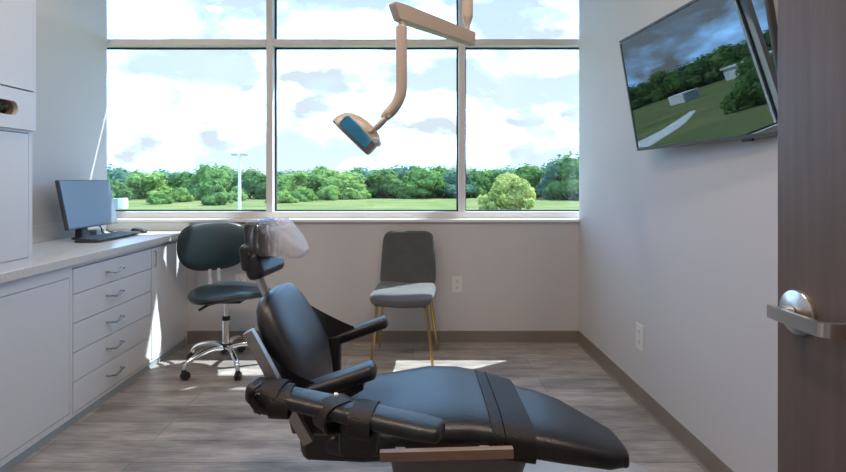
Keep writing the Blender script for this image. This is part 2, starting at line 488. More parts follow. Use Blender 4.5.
# door, opened at a right angle beside the viewpoint
DX, DY0, DY1 = .782, .16, 1.075
door = thing('door_1', 'dark brown wood-veneer door standing open at the right edge', 'door', (DX, DY0, 0), kind='structure')
part('leaf', bx(DX, DX + .045, DY0, DY1, .008, 2.13, .002), 'door', door)
for zz in (.25, 1.1, 1.9):
    bm = B(); tube(bm, [(DX + .05, DY0 - .004, zz - .05), (DX + .05, DY0 - .004, zz + .05)], .008)
    part('hinge', bm, 'nickel', door)
for sgn in (-1, 1):
    fx = DX if sgn < 0 else DX + .045
    c = Vector((fx, 1.014, .951))
    bm = B(); lathe(bm, c, (sgn, 0, 0), [(0, .045), (.005, .0455), (.008, .044), (.013, .030), (.015, .016), (.016, .002)], 36)
    h = part('lever_handle', bm, 'nickel', door); h['label'] = 'satin metal lever handle with a round rose'
    bm = B(); lathe(bm, c + Vector((sgn * .018, 0, 0)), (sgn, 0, 0), [(0, .0135), (.026, .0125), (.030, .012)], 20)
    part('spindle_neck', bm, 'nickel', h)
    bm = B()
    pth = [c + Vector((sgn * d, y, 0)) for d, y in ((.050, .014), (.051, .0), (.051, -.10), (.050, -.112), (.044, -.119), (.034, -.122), (.004, -.122))]
    band(bm, smooth_path(pth, 4), Vector((0, 0, 1)), .026, .010)
    bmesh.ops.bevel(bm, geom=[e for e in bm.edges if e.is_manifold and e.calc_face_angle(0) > .9], offset=.003, segments=2, affect='EDGES')
    part('lever', bm, 'nickel', h)

# ------------------------------------------------------------------ cabinets on the left
XF = -1.695
PL = .04
def cab_body(parent, y0, y1, bev=.001):
    part('carcass', bx(XL, XF - .019, y0, y1, PL, .80), 'cab', parent)
    part('plinth', bx(XL + .02, XF - .006, y0, y1, 0, PL), 'plinth', parent)

def face_frame(parent, y0, y1, stile0, stile1, ztop, zbot):
    """rails and stiles around the opening, in the plane of the fronts"""
    bm = B()
    box(bm, ((XF - .0095), (y0 + stile0) / 2, (PL + .80) / 2), (.019, stile0 - y0, .80 - PL)) if stile0 > y0 else None
    box(bm, ((XF - .0095), (y1 + stile1) / 2, (PL + .80) / 2), (.019, y1 - stile1, .80 - PL)) if y1 > stile1 else None
    box(bm, ((XF - .0095), (stile0 + stile1) / 2, (ztop + .80) / 2), (.019, stile1 - stile0, .80 - ztop))
    box(bm, ((XF - .0095), (stile0 + stile1) / 2, (PL + zbot) / 2), (.019, stile1 - stile0, zbot - PL))
    part('face_frame', bm, 'cab', parent)

cb = thing('base_cabinet', 'white base cabinet with one broad plain door, nearest at the lower left', 'cabinet', (-1.99, 1.8, 0))
cab_body(cb, 1.15, 2.485); face_frame(cb, 1.15, 2.485, 1.20, 2.464, .739, .068)
part('gap_shade_sheet', bx(XF - .019, XF - .016, 1.20, 2.464, .068, .739), 'gap', cb)  # dark sheet added behind the door so its gaps look shaded
part('door', bx(XF - .017, XF + .002, 1.203, 2.4605, .0715, .7355, .0015), 'cab', cb)

dr = thing('drawer_unit', 'white unit of five stacked drawers with wire pulls', 'cabinet', (-1.99, 2.857, 0))
cab_body(dr, 2.4865, 3.2285)
part('gap_shade_sheet', bx(XF - .019, XF - .016, 2.4865, 3.2285, PL, .80), 'gap', dr)
zs = [.778, .649, .503, .357, .211, .058]
part('top_rail', bx(XF - .019, XF, 2.4865, 3.2285, .781, .80), 'cab', dr)
part('bottom_rail', bx(XF - .019, XF, 2.4865, 3.2285, PL, .056), 'cab', dr)
for k in range(5):
    d = part('drawer', bx(XF - .017, XF + .002, 2.489, 3.226, zs[k + 1] + .0018, zs[k] - .0018, .0015), 'cab', dr)
    zc = (zs[k] + zs[k + 1]) / 2 + (.006 if k else 0); yc = 2.82
    bm = B()
    tube(bm, smooth_path([(XF + .002, yc - .064, zc), (XF + .022, yc - .064, zc), (XF + .031, yc - .055, zc - .001), (XF + .034, yc - .03, zc - .008), (XF + .034, yc, zc - .004),
                          (XF + .034, yc + .03, zc + .006), (XF + .031, yc + .055, zc + .001), (XF + .022, yc + .064, zc), (XF + .002, yc + .064, zc)], 4), .0052, 10)
    part('wire_pull', bm, 'pull', d)

ce = thing('base_cabinet', 'white narrow base cabinet with a routed slot pull, by the window wall', 'cabinet', (-1.99, 3.48, 0))
cab_body(ce, 3.230, YB - .001)
part('gap_shade_sheet', bx(XF - .019, XF - .016, 3.230, YB - .001, PL, .80), 'gap', ce)
part('top_rail', bx(XF - .019, XF, 3.230, YB - .001, .781, .80), 'cab', ce)
part('bottom_rail', bx(XF - .019, XF, 3.230, YB - .001, PL, .056), 'cab', ce)
hole = stadium(0, 0, .058, .021, 8)
hole = [(3.278 + b, .70 + a) for a, b in hole]
dd = part('door', plate_hole(XF + .002, .019, 3.2325, YB - .004, .0598, .7762, hole[::-1]), 'cab', ce)
bm = B()
v1 = ring(bm, [(XF - .002, 3.278 + (y - 3.278) * .42, .70 + (z - .70) * .83) for y, z in hole]); bm.faces.new(v1)
rr = bmesh.ops.extrude_face_region(bm, geom=bm.faces[:]); bmesh.ops.translate(bm, verts=[v for v in rr['geom'] if isinstance(v, bmesh.types.BMVert)], vec=(-.014, 0, 0))
part('slot_pull', bm, 'cab', dd)

ct = recenter(build('countertop', bx(XL, XF + .025, 1.15, YB, .80, .84, .003), 'quartz'))
tag(ct, 'pale speckled quartz countertop along the left cabinets', 'countertop')
bm = B(); box(bm, (XL + .009, (2.236 + YB) / 2, .892), (.018, YB - 2.236, .104), .002); 
box(bm, ((XL + .018 + XF + .025) / 2, YB - .009, .8715), (XF + .025 - XL - .018, .018, .063), .002)
bs = recenter(build('backsplash', bm, 'splash')); tag(bs, 'low grey-green backsplash strip standing on the countertop', 'backsplash')

# tall cupboard standing on the counter, with a glove slot
tw = thing('tall_cupboard', 'white tall cupboard on the countertop with an oval glove slot', 'cupboard', (-1.98, 1.9, .84))
TY0, TY1 = 1.45, 2.217
TX = -1.69
part('carcass', bx(XL, TX - .02, TY0, TY1, .84, 1.437), 'cab', tw)
bm = B()
for y0, y1, z0, z1 in ((TY1 - .022, TY1, .84, 1.437), (TY0, TY0 + .022, .84, 1.437), (TY0 + .022, TY1 - .022, .84, .879), (TY0 + .022, TY1 - .022, 1.425, 1.437)):
    box(bm, (TX - .010, (y0 + y1) / 2, (z0 + z1) / 2), (.02, y1 - y0, z1 - z0))
part('face_frame', bm, 'cab', tw)
part('gap_shade_sheet', bx(TX - .02, TX - .017, TY0 + .022, TY1 - .022, .879, 1.425), 'gap', tw)  # dark backing gives the gaps round the cupboard door their shade
part('door', bx(TX - .018, TX + .001, TY0 + .024, TY1 - .0245, .8815, 1.422, .0015), 'cab', tw)
TX2 = -1.674
gs = stadium(1.99, 1.521, .128, .030, 10)
dp = part('dispenser_panel', plate_hole(TX2, .02, TY0, TY1, 1.437, 1.604, gs), 'cab', tw)
bm = B()
r0 = ring(bm, [(TX2 - .02, y, z) for y, z in gs]); r1 = ring(bm, [(TX2 - .06, 1.99 + (y - 1.99) * .98, z) for y, z in gs]); skin(bm, [r0, r1], False); bm.faces.new(r1)
part('slot_liner', bm, 'pink', dp)
part('upper_carcass', bx(XL, TX2 - .062, TY0, TY1, 1.438, 2.60), 'cab', tw)
part('upper_gap_shade_sheet', bx(TX2 - .062, TX2 - .019, TY0, TY1 - .002, 1.606, 2.60), 'gap', tw)
part('upper_end_panel', bx(TX2 - .061, TX2, TY1 - .016, TY1, 1.609, 2.60), 'cab', tw)
part('upper_door', bx(TX2 - .018, TX2 + .001, TY0 + .002, TY1 - .017, 1.610, 2.59, .0015), 'cab', tw)
bm = B()
for k in range(7):
    yy = 1.90 + k * .028
    tube(bm, smooth_path([(TX2 - .05, yy - .03, 1.503 + .004 * (k % 3)), (TX2 - .018, yy - .012, 1.520 + .006 * (k % 2)), (TX2 - .022, yy + .012, 1.526 - .005 * (k % 3)), (TX2 - .05, yy + .03, 1.508)], 5), .0095, 10)
gl = recenter(build('disposable_gloves', bm, 'black')); tag(gl, 'bunch of black disposable gloves showing in the oval slot of the cupboard', 'gloves')

# ------------------------------------------------------------------ monitor, keyboard, mouse
mo = thing('computer_monitor', 'grey-screened computer monitor standing on the left countertop', 'monitor', (-2.14, 3.29, .84))
lean = R(11.5)
mc = Vector((-2.128, 3.294, 1.068)); nrm = Vector((math.cos(lean), 0, math.sin(lean))); upv = Vector((-math.sin(lean), 0, math.cos(lean)))
rotm = Matrix((nrm, Vector((0, 1, 0)), upv)).transposed()
part('housing', box(B(), mc - nrm * .012, (.022, .514, .312), .004, 2, rotm), 'dark', mo)
part('screen', box(B(), mc + nrm * .0005, (.003, .500, .296), 0, 1, rotm), 'mon', mo)
part('chin', box(B(), mc + nrm * .001 - upv * .152, (.004, .512, .006), 0, 1, rotm), 'dark', mo)
bm = B(); lathe(bm, (-2.135, 3.27, .84), (0, 0, 1), [(0, .098), (.006, .098), (.010, .092), (.014, .03)], 36)
bmesh.ops.scale(bm, verts=bm.verts[:], vec=(.8, 1, 1), space=Matrix.Translation((2.135, 0, 0)))
part('stand_base', bm, 'black', mo)
bm = B(); loft(bm, [((-2.150, 3.25, .848), (.030, 0, 0), (0, .045, 0)), ((-2.165, 3.26, .90), (.022, 0, 0), (0, .040, 0)), ((-2.172, 3.27, 1.02), (.016, 0, 0), (0, .035, 0))], 24)
part('stand_neck', bm, 'black', mo)
bm = B(); tube(bm, smooth_path([(-2.165, 3.36, .95), (-2.12, 3.39, .90), (-2.125, 3.415, .862), (-2.125, 3.48, .8445), (-2.14, 3.58, .8445), (-2.22, 3.64, .8445)], 6), .004, 8)
part('cable', bm, 'black', mo)

kb = thing('keyboard', 'dark full-size keyboard lying in front of the monitor', 'keyboard', (-1.975, 3.255, .84))
box(bm := B(), (-1.975, 3.255, .851), (.150, .47, .014), .004, 2, Euler((0, R(-2), 0)).to_matrix()); part('case', bm, 'dark', kb)
bm = B()
for r in range(6):
    for c in range(20):
        y = 3.255 - .222 + c * .0232; x = -1.975 - .056 + r * .0222
        if r == 5 and 4 <= c <= 9: continue
        box(bm, (x, y, .861 + .0008 * (2.5 - r)), (.017, .0185, .007), .002, 1)
box(bm, (-1.975 + .055, 3.255 - .222 + 6.5 * .0232, .859), (.017, .135, .007), .002, 1)
kk = part('keycaps', bm, 'keys', kb)
ms = recenter(build('computer_mouse', cushion(B(), sup_outline(.055, .031, 2.4, 32), .034, lambda u, v, w: Vector((-1.965 + u, 3.580 + v, .840 + max(0, w) * (1 - .25 * u / .055)))), 'black'))
tag(ms, 'black computer mouse just past the keyboard, by the window', 'mouse')
cbx = thing('small_box', 'small grey box on the countertop behind the keyboard', 'box', (-2.185, 3.445, .84))
part('body', bx(-2.215, -2.155, 3.40, 3.49, .84, .874, .003), 'plinth', cbx)
part('lid', bx(-2.217, -2.153, 3.398, 3.492, .874, .882, .002), 'silver', cbx)

# ------------------------------------------------------------------ outlets
def outlet(c, nx, ny, w, h, label):
    c = Vector(c); n = Vector((nx, ny, 0)); u = Vector((-ny, nx, 0))
    rot = Matrix((u, n, Vector((0, 0, 1)))).transposed()
    t = thing('wall_outlet', label, 'outlet', c, 'white duplex outlets on the walls')
    pl = part('cover_plate', box(B(), c + n * .003, (w, .006, h), .002, 2, rot), 'wht', t)
    for s in (-1, 1):
        rc = part('receptacle', box(B(), c + n * .0065 + Vector((0, 0, s * h * .19)), (w * .46, .003, h * .27), .001, 2, rot), 'wht', t)
        bm = B()
        for du in (-.09, .09): box(bm, c + n * .0082 + u * (du * w) + Vector((0, 0, s * h * .19 + h * .03)), (.003, .0006, h * .09), 0, 1, rot)
        box(bm, c + n * .0082 + Vector((0, 0, s * h * .19 - h * .07)), (.006, .0006, .006), 0, 1, rot)
        part('slots', bm, 'gap', rc)
    bm = B(); lathe(bm, c + n * .006, n, [(0, .004), (.0015, .0035)], 12); part('screw', bm, 'nickel', t)
    return t
outlet((.326, YB, .44), 0, -1, .076, .124, 'white outlet on the wall under the window, right of the grey side chair')
outlet((-1.292, YB, .455), 0, -1, .076, .124, 'white outlet on the wall under the window, half hidden behind the rolling stool')
outlet((XR, 2.73, .363), -1, 0, .090, .140, 'white outlet low on the right wall beneath the television')

# ------------------------------------------------------------------ television
LLc, LRc, ULc = Vector((1.135, 2.53, 1.367)), Vector((1.213, 1.614, 1.367)), Vector((1.039, 2.52, 1.92))
tw_ = (LRc - LLc); TWID = tw_.length; tw_.normalize()
th_ = ULc - LLc; th_ -= tw_ * th_.dot(tw_); THGT = th_.length; th_.normalize()
tn = tw_.cross(th_).normalized()
if tn.x > 0: tn = -tn
tc_ = LLc + tw_ * TWID / 2 + th_ * THGT / 2
trot = Matrix((tw_, tn, th_)).transposed()
tv = thing('television', 'wide flat television tilted down on the right wall', 'television', tc_)
part('housing', box(B(), tc_ - tn * .012, (TWID, .020, THGT), .003, 2, trot), 'black', tv)
bm = B()
for cu, cv, su, sv in ((0, THGT / 2 - .005, TWID, .010), (0, -THGT / 2 + .008, TWID, .016), (-TWID / 2 + .005, 0, .010, THGT - .03), (TWID / 2 - .005, 0, .010, THGT - .03)):
    box(bm, tc_ + tw_ * cu + th_ * cv + tn * .000, (su, .008, sv), .001, 1, trot)
part('bezel', bm, 'dark', tv)
part('screen', box(B(), tc_ - tn * .0005, (TWID - .018, .003, THGT - .024), 0, 1, trot), 'tvscr', tv)
back = tc_ - tn * .028 - th_ * .08
part('rear_cover', box(B(), back, (TWID * .62, .028, THGT * .55), .008, 2, trot), 'black', tv)
part('sensor', box(B(), LLc + tw_ * TWID * .80 - th_ * .004 - tn * .004, (.05, .012, .010), .002, 1, trot), 'black', tv)
mb = B(); box(mb, (XR - .0125, tc_.y, tc_.z), (.025, .30, .22), .003)
part('wall_mount', mb, 'black', tv)
for s in (-.1, .1):
    bm = B(); tube(bm, [Vector((XR - .02, tc_.y + s, tc_.z)), tc_ - tn * .03 + tw_ * (-s)], .012, 10)
    part('mount_arm', bm, 'black', tv)

# ------------------------------------------------------------------ dental light
dl = thing('dental_light', 'beige dental examination light with blue shield hanging from a ceiling post', 'lamp', (.238, 2.2, ZC))
pb = Vector((.238, 2.2, 0))
bm = B(); lathe(bm, pb + Vector((0, 0, ZC)), (0, 0, -1), [(0, .09), (.02, .085), (.03, .03), (.034, .0235)], 32); part('ceiling_rose', bm, 'ivory', dl)
bm = B(); lathe(bm, pb + Vector((0, 0, 1.865)), (0, 0, 1), [(0, .009), (.030, .0105), (.036, .011), (.072, .0235), (.0735, .0225), (.0765, .0225), (.078, .0235), (ZC - 1.865 - .03, .0235)], 24)
part('ceiling_post', bm, 'ivory', dl)
aL, aR = Vector((-.052, 1.90, 1.852)), Vector((.262, 2.225, 1.846))
ad = (aR - aL).normalized(); asd = Vector((-ad.y, ad.x, 0)).normalized()
bm = B()
def armsec(t, zt, zb, wt, wb):
    c = aL + ad * t
    return ring(bm, [c + asd * wb + Vector((0, 0, zb)), c + asd * wt + Vector((0, 0, zt)), c - asd * wt + Vector((0, 0, zt)), c - asd * wb + Vector((0, 0, zb))])
L = (aR - aL).length
skin(bm, [armsec(-.042, .030, .022, .020, .016), armsec(-.016, .032, -.028, .024, .018), armsec(.03, .0315, -.030, .027, .021), armsec(L - .012, .026, -.028, .024, .019), armsec(L, .020, -.030, .020, .016)])
bmesh.ops.bevel(bm, geom=bm.edges[:], offset=.002, segments=2, affect='EDGES')
part('swing_arm', bm, 'ivory', dl)
tb = Vector((-.0455, 1.90, 0))
bm = B(); lathe(bm, tb + Vector((0, 0, 1.835)), (0, 0, -1), [(0, .0125), (.027, .0125), (.030, .017), (.033, .0205), (.036, .0215), (.040, .0215)], 24); part('swivel_collar', bm, 'ivory', dl)
bm = B()
pth = [at(401.5, 27, 1.9), at(401.5, 60, 1.9), at(401.5, 82, 1.9), at(400.8, 93, 1.9), at(397.5, 102, 1.9), at(392.5, 109.5, 1.9), at(386.5, 115.5, 1.9), at(383, 119, 1.9)]
pp = smooth_path(pth, 5)
tube(bm, pp, [.0213 if i < len(pp) - 8 else .0213 - .0022 * (i - len(pp) + 8) / 2 for i in range(len(pp))], 20)
part('drop_tube', bm, 'ivory', dl)
bm = B()
tube(bm, smooth_path([at(388, 116, 1.875), at(379, 124, 1.86), at(369.5, 132.5, 1.85)], 4), [.0085] * 9, 12)
tube(bm, smooth_path([at(388, 116, 1.90), at(382, 124, 1.955), at(374, 131, 1.965)], 4), [.0085] * 9, 12)
tube(bm, [at(388, 115.5, 1.86), at(388, 115.5, 1.93)], .011, 14)
fk = part('yoke', bm, 'ivory', dl)
bm = B(); lathe(bm, at(388.5, 116, 1.862), (0, -1, 0), [(0, .006), (.004, .005)], 12); part('screw', bm, 'nickel', fk)
# lamp head: a shell between its front face line and the domed back
fa, fb = at(333.4, 120.0, 1.9), at(369.2, 154.0, 1.9)
fu = (fb - fa).normalized(); FL = (fb - fa).length
fn_ = Vector((fu.z, 0, -fu.x)); fn_ = fn_ if fn_.x > 0 else -fn_        # towards the domed back
fy = Vector((0, 1, 0))
bm = B(); st = []
prof = [(0.0, .004, .018), (.03, .030, .035), (.08, .052, .050), (.20, .071, .062), (.35, .082, .067), (.50, .087, .069), (.64, .0875, .068), (.78, .084, .064), (.90, .078, .056), (.97, .066, .046), (1., .050, .034)]
rings = []
for t, hgt, wid in prof:
    c = fa + fu * (FL * t)
    pts = []
    for k in range(13):
        a = PI * k / 12
        s_ = se(a, 2.6)
        pts.append(c - fy * (wid * s_[0]) + fn_ * (hgt * max(0, s_[1])))
    rings.append(ring(bm, pts))
skin(bm, rings)
hd = part('lamp_head', bm, 'ivory', dl, 35)
bm = B()
outl = [(FL * t, w) for t, _, w in prof]
o2 = [(a, b * .96) for a, b in outl] + [(a, -b * .96) for a, b in outl[::-1]]
cushion(bm, o2, .005, lambda u, v, w: fa + fu * u + fy * v + fn_ * (w - .004))
part('lens_cover', bm, 'silver', hd)
bm = B()
rings = []
for t, z0, z1 in ((.20, .006, .046), (.23, .004, .052), (.45, .003, .054), (.68, .003, .050), (.88, .004, .044), (.91, .008, .038)):
    c = fa + fu * (FL * t)
    y0 = .069 if .35 < t < .85 else .066
    rings.append(ring(bm, [c - fy * y0 + fn_ * z0, c - fy * (y0 + .010) + fn_ * (z0 + .003), c - fy * (y0 + .012) + fn_ * (z1 - .005), c - fy * (y0 + .004) + fn_ * z1, c - fy * (y0 - .02) + fn_ * (z1 - .004), c - fy * (y0 - .02) + fn_ * z0]))
skin(bm, rings)
sh = part('blue_shield', bm, 'blue', hd, 50); sh['label'] = 'translucent blue side shield'
bm = B(); lathe(bm, at(376, 141, 1.85), Vector((0, 1, 0)), [(-.012, .010), (-.008, .014), (.10, .014)], 20); part('tilt_knob', bm, 'silver', hd)

# ------------------------------------------------------------------ guest chair
def guest_chair():
    yaw = R(-7)
    O = Vector((-.062, 3.46, 0))
    X = Vector((math.cos(yaw), math.sin(yaw), 0)); Yv = Vector((-X.y, X.x, 0)); Z = Vector((0, 0, 1))
    t = thing('side_chair', 'grey velvet side chair with brass legs against the window wall', 'chair', O)
    W = lambda x, y, z: O + X * x + Yv * y + Z * z
    def seatfn(u, v, w):
        # saddle: rises at the rear, rolls over at the front
        dz = .030 * max(0, v / .21) ** 2 * 1.1 - .022 * max(0, -v / .21) ** 3
        dz += .012 * (u / .21) ** 2
        return W(u, v - .04, .435 + dz + w)
    part('seat', cushion(B(), sup_outline(.212, .215, 5.5, 56), .036, seatfn, 3.2), 'velvet', t)
    def backfn(u, v, w):
        h = v + .2                                           # 0..0.42 up the back
        bend = .035 * max(0, 1 - h / .16) ** 2
        return W(u, .165 + .16 * h + w - bend - .012 * (1 - (u / .2) ** 2), .445 + h * .985)
    ol = []
    for a, b in sup_outline(1, .210, 6, 56): ol.append((a * (.199 + .010 * (-b / .21)), b))
    part('backrest', cushion(B(), ol, .020, backfn, 3.0), 'velvet', t)
    feet = [(-.21, -.11, 1), (.21, -.172, 1), (-.205, .15, 0), (.215, .155, 0)]
    for fx, fy_, fr in feet:
        top = W(fx * .78, fy_ * .78 - .03, .425)
        bm = B(); tube(bm, [W(fx, fy_, 0), W(fx, fy_, .004), top], [.0085, .0095, .0145], 14)
        part('leg', bm, 'gold', t)
    bm = B(); box(bm, W(0, -.045, .400), (.34, .34, .012), .003, 1, Matrix((X, Yv, Z)).transposed()); part('seat_plate', bm, 'black', t)
guest_chair()

# ------------------------------------------------------------------ rolling stool
def stool():
    O = Vector((-1.225, 3.27, 0))
    t = thing('rolling_stool', 'dark teal-black rolling stool with chrome five-star base beside the cabinets', 'stool', O)
    for k in range(5):
        a = R(-128 + 72 * k); d = Vector((math.cos(a), math.sin(a), 0))
        bm = B()
        tube(bm, smooth_path([O + d * .02 + Vector((0, 0, .128)), O + d * .10 + Vector((0, 0, .142)), O + d * .20 + Vector((0, 0, .125)), O + d * .262 + Vector((0, 0, .095)), O + d * .283 + Vector((0, 0, .060))], 5),
             [.019 - .0065 * i / 20 for i in range(21)], 14)
        lg = part('base_leg', bm, 'chrome', t)
        c = O + d * .283; ax = Vector((-d.y, d.x, 0))
        ax = (ax * math.cos(.5 * k) + d * math.sin(.5 * k)).normalized()
        bm = B()
        fw = Vector((-ax.y, ax.x, 0)) * .008
        for s in (-1, 1):
            lathe(bm, c + fw + ax * (s * .011 - .009) + Vector((0, 0, .026)), ax, [(0, .018), (.003, .025), (.006, .026), (.012, .026), (.015, .025), (.018, .018)], 24)
        tube(bm, [c + Vector((0, 0, .065)), c + Vector((0, 0, .038))], [.014, .012], 12)
        part('caster', bm, 'black', lg)
    bm = B(); lathe(bm, O + Vector((0, 0, .088)), (0, 0, 1), [(0, .030), (.01, .036), (.06, .034), (.066, .028)], 24); part('hub', bm, 'black', t)
    bm = B(); lathe(bm, O + Vector((0, 0, .15)), (0, 0, 1), [(0, .0235), (.165, .0235)], 24); part('gas_cylinder', bm, 'chrome', t)
    bm = B(); lathe(bm, O + Vector((0, 0, .305)), (0, 0, 1), [(0, .026), (.022, .026), (.026, .018)], 24); part('collar', bm, 'black', t)
    bm = B(); lathe(bm, O + Vector((0, 0, .32)), (0, 0, 1), [(0, .0145), (.12, .0145)], 20); part('piston', bm, 'chrome', t)
    S = Vector((-1.205, 3.27, 0))
    ang = math.atan2(.26, -.20); f = Vector((math.cos(ang), math.sin(ang), 0)); s = Vector((f.y, -f.x, 0))    # f points to the back
    part('swivel_plate', box(B(), S + Vector((0, 0, .440)), (.20, .16, .02), .003, 1), 'black', t)
    ol = [(u * (1 - .10 * v / .235), v) for u, v in sup_outline(.252, .235, 2.5, 56)]
    part('seat', cushion(B(), ol, .036, lambda u, v, w: S + s * u + f * v + Vector((0, 0, .486 + w - .010 * (u / .25) ** 2 + .010 * (v / .23) ** 2)), 3.0), 'vinyl', t)
    bc = S + f * .300 - s * .0
    def backfn(u, v, w):
        c = .055 * (u / .25) ** 2
        return bc + s * u + f * (w + .07 - c + .10 * v) + Vector((0, 0, .752 + v))
    ol = []
    for u, v in sup_outline(.250, .172, 2.9, 60):
        ol.append((u * (1 - .13 * max(0, -v / .172) ** 1.5 * 1.0 - .02 * max(0, v / .172)), v))
    part('backrest', cushion(B(), ol, .036, backfn, 2.6), 'vinyl', t)
    for q in (-.030, .030):
        bm = B()
        band(bm, smooth_path([S + s * q + f * .10 + Vector((0, 0, .442)), S + s * q + f * .24 + Vector((0, 0, .445)), S + s * q + f * .315 + Vector((0, 0, .475)), S + s * q + f * .335 + Vector((0, 0, .56)), S + s * q + f * .345 + Vector((0, 0, .70))], 5), s, .022, .008)
        part('back_bar', bm, 'chrome', t)
    bm = B(); p0 = S + Vector((-.02, -.02, .432)); p1 = at(206, 306, 3.10); p2 = at(200.5, 309.5, 3.06)
    tube(bm, [p0, p1], .005, 8); box(bm, (p1 + p2) / 2, (.062, .024, .014), .005, 2, Euler((0, R(-28), R(20))).to_matrix())
    part('height_lever', bm, 'black', t)
stool()

# ------------------------------------------------------------------ dental chair
def dental_chair():
    t = thing('dental_chair', 'black leather dental chair with strapped armrest in the middle of the room', 'dental chair', (.05, 1.75, 0))
    Yv = Vector((0, 1, 0)); Z = Vector((0, 0, 1)); Xv = Vector((1, 0, 0))
    # base
    bm = B()
    ol = sup_outline(.43, .27, 5, 56)
    cushion(bm, ol, .06, lambda u, v, w: Vector((.54 + u, 1.83 + v, max(0, w) * 1.2)), 7)
    part('base_plate', bm, 'plate', t)['label'] = 'pale grey base plate on the floor'
    bm = B(); loft(bm, [((.12, 1.75, .06), (.22, 0, 0), (0, .17, 0)), ((.14, 1.74, .2), (.20, 0, 0), (0, .15, 0)), ((.15, 1.72, .37), (.24, 0, 0), (0, .17, 0))], 40, 5)
    part('pedestal', bm, 'grey', t)
    bm = B(); loft(bm, [((-.31, 1.68, .425), (0, .20, 0), (0, 0, .055)), ((-.15, 1.69, .425), (0, .22, 0), (0, 0, .058)), ((.15, 1.69, .435), (0, .22, 0), (0, 0, .052)), ((.36, 1.66, .44), (0, .20, 0), (0, 0, .040))], 36, 4.5, (.05, .03))
    part('seat_shell', bm, 'black', t)
    bm = B(); a, b = at(380, 455.7, 1.40), at(513, 452, 1.40)
    band(bm, [a, b], Z, .026, .02); part('side_rail', bm, 'tan', t)['label'] = 'metal side rail with its floor reflection painted tan'
    for q in (.15, .8):
        part('rail_bracket', box(B(), a.lerp(b, q) + Vector((0, .045, -.01)), (.03, .07, .02), .003), 'silver', t)
    # seat pad
    def seat_sec(x, top, y0, y1, thick):
        return ((x, (y0 + y1) / 2, top - thick / 2), (0, (y1 - y0) / 2, 0), (0, 0, thick / 2))
    ss = [seat_sec(-.32, .468, 1.50, 1.90, .075), seat_sec(-.22, .478, 1.46, 1.93, .09), seat_sec(-.08, .497, 1.445, 1.95, .105), seat_sec(.06, .522, 1.44, 1.95, .115),
          seat_sec(.16, .524, 1.44, 1.94, .115), seat_sec(.26, .512, 1.435, 1.92, .11), seat_sec(.33, .500, 1.43, 1.86, .105)]
    bm = B(); loft(bm, ss, 44, 3.4, (.03, .01)); part('seat', bm, 'leather', t)
    ls = [seat_sec(.335, .498, 1.43, 1.83, .10), seat_sec(.42, .488, 1.415, 1.80, .095), seat_sec(.50, .472, 1.41, 1.755, .085), seat_sec(.56, .455, 1.415, 1.68, .075), seat_sec(.605, .444, 1.43, 1.61, .062)]
    bm = B(); loft(bm, ls, 44, 3.4, (0, (.026, .6))); part('leg_rest', bm, 'leather', t)
    for x0, x1, off in ((.228, .262, .006), (.264, .350, .009)):
        bm = B(); st = []
        for q in (0, .5, 1):
            x = x0 + (x1 - x0) * q
            k = (x - .16) / .18
            top = .524 - .026 * k; y1 = 1.945 - .085 * k; y0 = 1.44 - .010 * k; th = .115 - .008 * k
            s0 = seat_sec(x, top, y0, y1, th)
            st.append((s0[0], (0, s0[1][1] + off, 0), (0, 0, s0[2][2] + off), 3.4))
        loft(bm, st, 44)
        part('thigh_strap', bm, 'strap', t)
    # backrest: leans to the left, stations from the hinge up
    d = Vector((-.38, 0, 1)).normalized(); nb = Vector((1, 0, .38)).normalized()        # up the back, out of its face
    base = Vector((-.325, 1.70, .475))
    bm = B(); st = []
    for h, hw, tk, fwd in ((0, .215, .05, -.012), (.06, .22, .055, 0), (.14, .222, .058, .012), (.22, .22, .055, .008), (.29, .212, .05, 0), (.34, .196, .045, -.004), (.375, .170, .038, -.006), (.395, .13, .028, -.008), (.402, .08, .016, -.010)):
        st.append((base + d * h + nb * fwd, Yv * hw, nb * tk, 3.))
    loft(bm, st, 44); part('backrest', bm, 'leather', t)
    # steel support blade behind the back
    bm = B(); a, b = at(248, 331, 1.385), at(309, 442, 1.385)
    u = (b - a).normalized()
    box(bm, (a + b) / 2 + Vector((.0, .0, 0)), (.030, .028, (b - a).length), .004, 2, Matrix((Vector((-u.z, 0, u.x)), Yv, u)).transposed())
    part('back_support', bm, 'steel', t)['label'] = 'brushed steel support blade behind the backrest'
    # armrests
    def arm(p0, p1, hw, hh, name='armrest'):
        dd_ = (p1 - p0).normalized(); up = Vector((-dd_.z, 0, dd_.x))
        bm = B(); loft(bm, [(p0, Yv * hw, up * hh), (p0.lerp(p1, .5), Yv * hw * 1.05, up * hh), (p1, Yv * hw, up * hh)], 28, 3.2, (.015, .015))
        return part(name, bm, 'leather', t)
    far0, far1 = at(322, 344, 1.98), at(384, 322, 1.98)
    arm(far0, far1, .035, .022)
    part('arm_bracket', box(B(), Vector((-.31, 1.965, .52)), (.05, .05, .18), .01), 'black', t)
    near0, near1 = at(312, 390, 1.43), at(371, 370, 1.43)
    arm(near0, near1, .040, .022)
    bm = B(); loft(bm, [((-.29, 1.44, .50), (.05, 0, 0), (0, .025, 0)), (near0 + Vector((.05, 0, -.015)), (.06, 0, 0), (0, .028, 0))], 24)
    part('arm_bracket', bm, 'black', t)
    bm = B(); loft(bm, [(near0 + Vector((.03, 0, -.03)), (0, .03, 0), (0, 0, .03)), (near1 + Vector((-.02, 0, -.028)), (0, .03, 0), (0, 0, .022))], 20)
    part('arm_underside', bm, 'black', t)
    # strapped arm board outside the near armrest
    b0, b1 = at(287, 397, 1.335), at(436, 430.5, 1.215)
    bd = (b1 - b0).normalized(); bs_ = Vector((-bd.y, bd.x, 0)).normalized(); bu = bd.cross(bs_); bu = bu if bu.z > 0 else -bu
